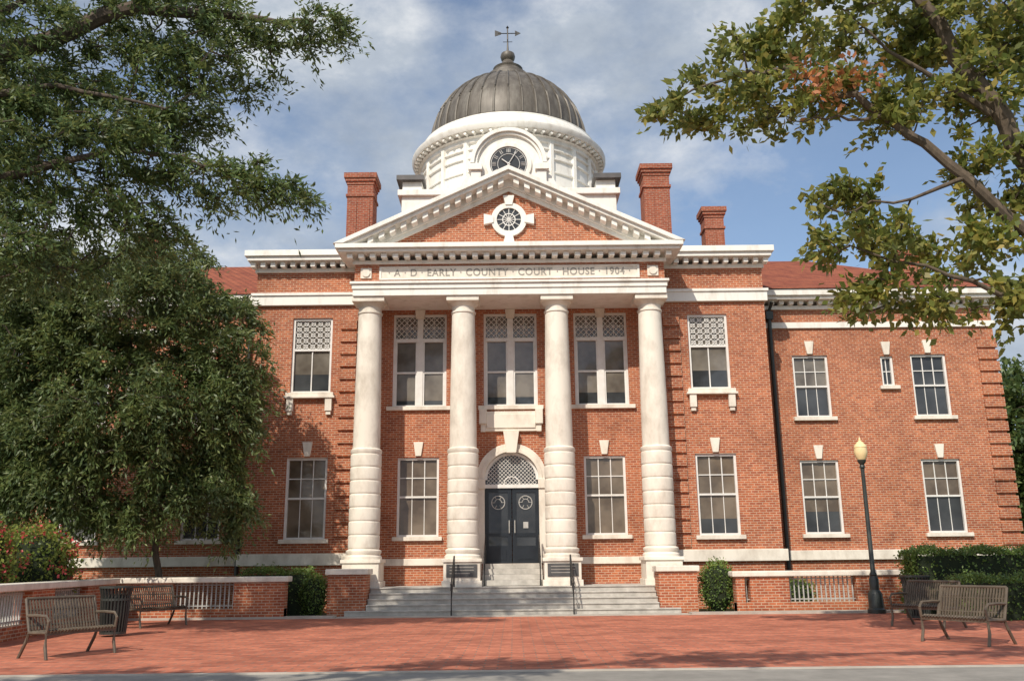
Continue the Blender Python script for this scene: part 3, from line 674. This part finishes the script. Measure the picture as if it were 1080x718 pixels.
shrub("shrub","round boxwood shrub beside the steps",5.95,-2.5,.55,.5,1.45,LF_H,3600)
shrub("shrub","round boxwood shrub beside the steps",-5.75,-2.6,.42,.42,1.2,LF_H,2400)
shrub("flowering_shrub","crape myrtle shrub with red blossom clusters",-11.9,-6.6,1.1,.9,2.5,LF_Y,7000,False,.10,flower=110)
shrub("flowering_shrub","crape myrtle shrub with red blossom clusters",-12.0,-9.0,.9,.9,2.7,LF_Y,6000,False,.10,flower=130)
for x in (7.2,8.6,12.0): shrub("shrub","dark green shrub at the foot of the building",x,-1.2+(x>9)*1.2,.6,.5,.9,LF_H,1800)
# ---------------------------------------------------------------- benches
O0=(0,0,0)
def make_bench():
    e=empty("park_bench",(0,0,0),"tan metal slatted park bench on the brick plaza","bench"); W=.64
    m=MB()
    for k in range(20):
        x=-W+.05+k*(2*W-.10)/19
        m.tube([(x,-.42,.40),(x,-.46,.44),(x,-.40,.465),(x,-.2,.44),(x,.0,.42),(x,.06,.44)],.019,5)
    m.box(-W,W,-.44,-.40,.38,.42); m.box(-W,W,-.02,.02,.37,.40); m.obj("seat",BRONZE,e,origin=O0)
    m=MB()
    for k in range(22):
        x=-W+.05+k*(2*W-.10)/21
        m.tube([(x,.04,.45),(x,.10,.6),(x,.16,.8),(x,.22,.93)],.018,5)
    m.tube([(-W,.23,.95),(W,.23,.95)],.028,8); m.tube([(-W,.08,.52),(W,.08,.52)],.018,6); m.tube([(-W,.16,.76),(W,.16,.76)],.012,6); m.obj("backrest",BRONZE,e,origin=O0)
    for sg in (-1,1):
        m=MB(); x=sg*W
        m.tube([(x,.28,0),(x,.12,.25),(x,.05,.43),(x,.12,.62),(x,.23,.95)],.028,7); m.tube([(x,-.48,0),(x,-.42,.2),(x,-.42,.42),(x,.05,.41)],.028,7)
        m.obj("leg",BRONZE,e,origin=O0)
        m=MB(); m.tube([(x,-.42,.42),(x,-.45,.60),(x,-.38,.68),(x,-.1,.69),(x,.14,.68)],.026,7); m.obj("armrest",BRONZE,e,origin=O0)
    return e
def clone(e):
    c=e.copy(); COL.objects.link(c); WL[c.name]=WL[e.name]
    for ch in e.children:
        k=ch.copy(); COL.objects.link(k); k.parent=c
    return c
B0=make_bench(); B0["group"]="metal benches around the plaza"
allb=[B0]+[clone(B0) for _ in range(3)]
for o,(x,y,a) in zip(allb,((-7.65,-13.4,60),(-8.95,-6.2,55),(8.15,-12.8,-60),(9.15,-9.0,-60))):
    o.location=(x,y,G); o.rotation_euler=(0,0,R(a))
def make_bin():
    e=empty("litter_bin",(0,0,0),"dark slatted metal litter bin beside a bench","bin")
    m=MB()
    for k in range(26):
        a=2*math.pi*k/26; c,s_=math.cos(a),math.sin(a); m.tube([(.25*c,.25*s_,.05),(.28*c,.28*s_,.5),(.29*c,.29*s_,.85),(.33*c,.33*s_,1.0)],.019,4)
    m.lathe([(.26,.05),(.27,.05),(.27,.1),(.26,.1)],24); m.lathe([(.285,.74),(.30,.74),(.30,.79),(.285,.79)],24)
    m.obj("basket",DARKMET,e,origin=O0)
    m=MB(); m.lathe([(.23,.06),(.25,.86),(.2,.87)],20); m.obj("liner",IRON,e,origin=O0)
    m=MB(); m.ring(0,0,.2,.35,0,.04,24); m.v=[(x,-z,y+1.0) for x,y,z in m.v]; m.obj("rim",DARKMET,e,origin=O0); return e
K0=make_bin(); K0["group"]="litter bins on the plaza"; K1=clone(K0); K0.location=(-8.6,-9.3,G); K1.location=(9.85,-6.8,G)
def lamp(x,y):
    e=empty("street_lamp",(x,y,G),"black fluted post lamp with amber glass lantern","street lamp")
    m=MB(); m.lathe([(.24,G),(.24,G+.1),(.2,G+.14),(.19,G+.5),(.15,G+.58),(.12,G+.62),(.13,G+.9),(.09,G+.98),(.10,G+1.02),(.065,G+1.1),(.05,4.0),(.075,4.03),(.075,4.07),(.05,4.11),(.11,4.19),(.12,4.25)],16,x,y); m.obj("post",DARKMET,e,smooth=True)
    m=MB(); m.lathe([(.11,4.25),(.16,4.35),(.185,4.47),(.17,4.59),(.13,4.63)],16,x,y); m.obj("lantern",LENS,e,smooth=True)
    m=MB(); m.lathe([(.18,4.60),(.15,4.67),(.08,4.75),(.03,4.79),(.035,4.82),(.01,4.89)],16,x,y); m.obj("lamp_cap",LENS,e,smooth=True)
lamp(9.9,-4.05)
# ---------------------------------------------------------------- world, sun, camera
EL=R(44); AZ=(-.40,-.92)
W=bpy.data.worlds.new("World"); S.world=W; W.use_nodes=True; n=W.node_tree; n.nodes.clear()
sky=nd(n,"ShaderNodeTexSky",sky_type='NISHITA'); sky.sun_disc=False; sky.sun_elevation=EL; sky.sun_rotation=math.atan2(AZ[0],AZ[1])%(2*math.pi); sky.air_density=1.0; sky.dust_density=1.2
tc=nd(n,"ShaderNodeTexCoord"); mp=nd(n,"ShaderNodeMapping"); mp.inputs["Scale"].default_value=(1,1,1.6); mp.inputs["Location"].default_value=(.35,0,.3); n.links.new(tc.outputs["Generated"],mp.inputs[0])
f1=noise(n,mp.outputs[0],2.3,9,.6); cov=ramp(n,f1,[(.42,(.08,.08,.08)),(.58,(1,1,1))])
f2=noise(n,mp.outputs[0],3.6,8,.62); cc=ramp(n,f2,[(.32,(2.1,2.5,3.1)),(.5,(3.3,3.7,4.25)),(.64,(5.8,5.9,6.0))])
mc=mix(n,sky.outputs[0],cc,cov); bg=nd(n,"ShaderNodeBackground"); bg.inputs[1].default_value=.15
n.links.new(mc,bg.inputs[0]); ow=nd(n,"ShaderNodeOutputWorld"); n.links.new(bg.outputs[0],ow.inputs[0])
sd=bpy.data.lights.new("sun",'SUN'); sd.energy=4.3; sd.angle=R(.5); sd.color=(1,.91,.78); so=bpy.data.objects.new("sun",sd); COL.objects.link(so)
d=Vector((AZ[0]*math.cos(EL),AZ[1]*math.cos(EL),math.sin(EL))); so.rotation_euler=d.to_track_quat('Z','Y').to_euler()
cd=bpy.data.cameras.new("camera"); cam=bpy.data.objects.new("camera",cd); COL.objects.link(cam); S.camera=cam
cd.sensor_width=36; cd.lens=36*950/1080; cd.clip_end=2000
M=Matrix.Rotation(R(90+13.69),4,'X')@Matrix.Rotation(R(-.6),4,'Z')
cam.matrix_world=Matrix.Translation((0.06,-29.6,1.6))@M
S.view_settings.view_transform='Standard'; S.view_settings.look='None'; S.view_settings.exposure=0
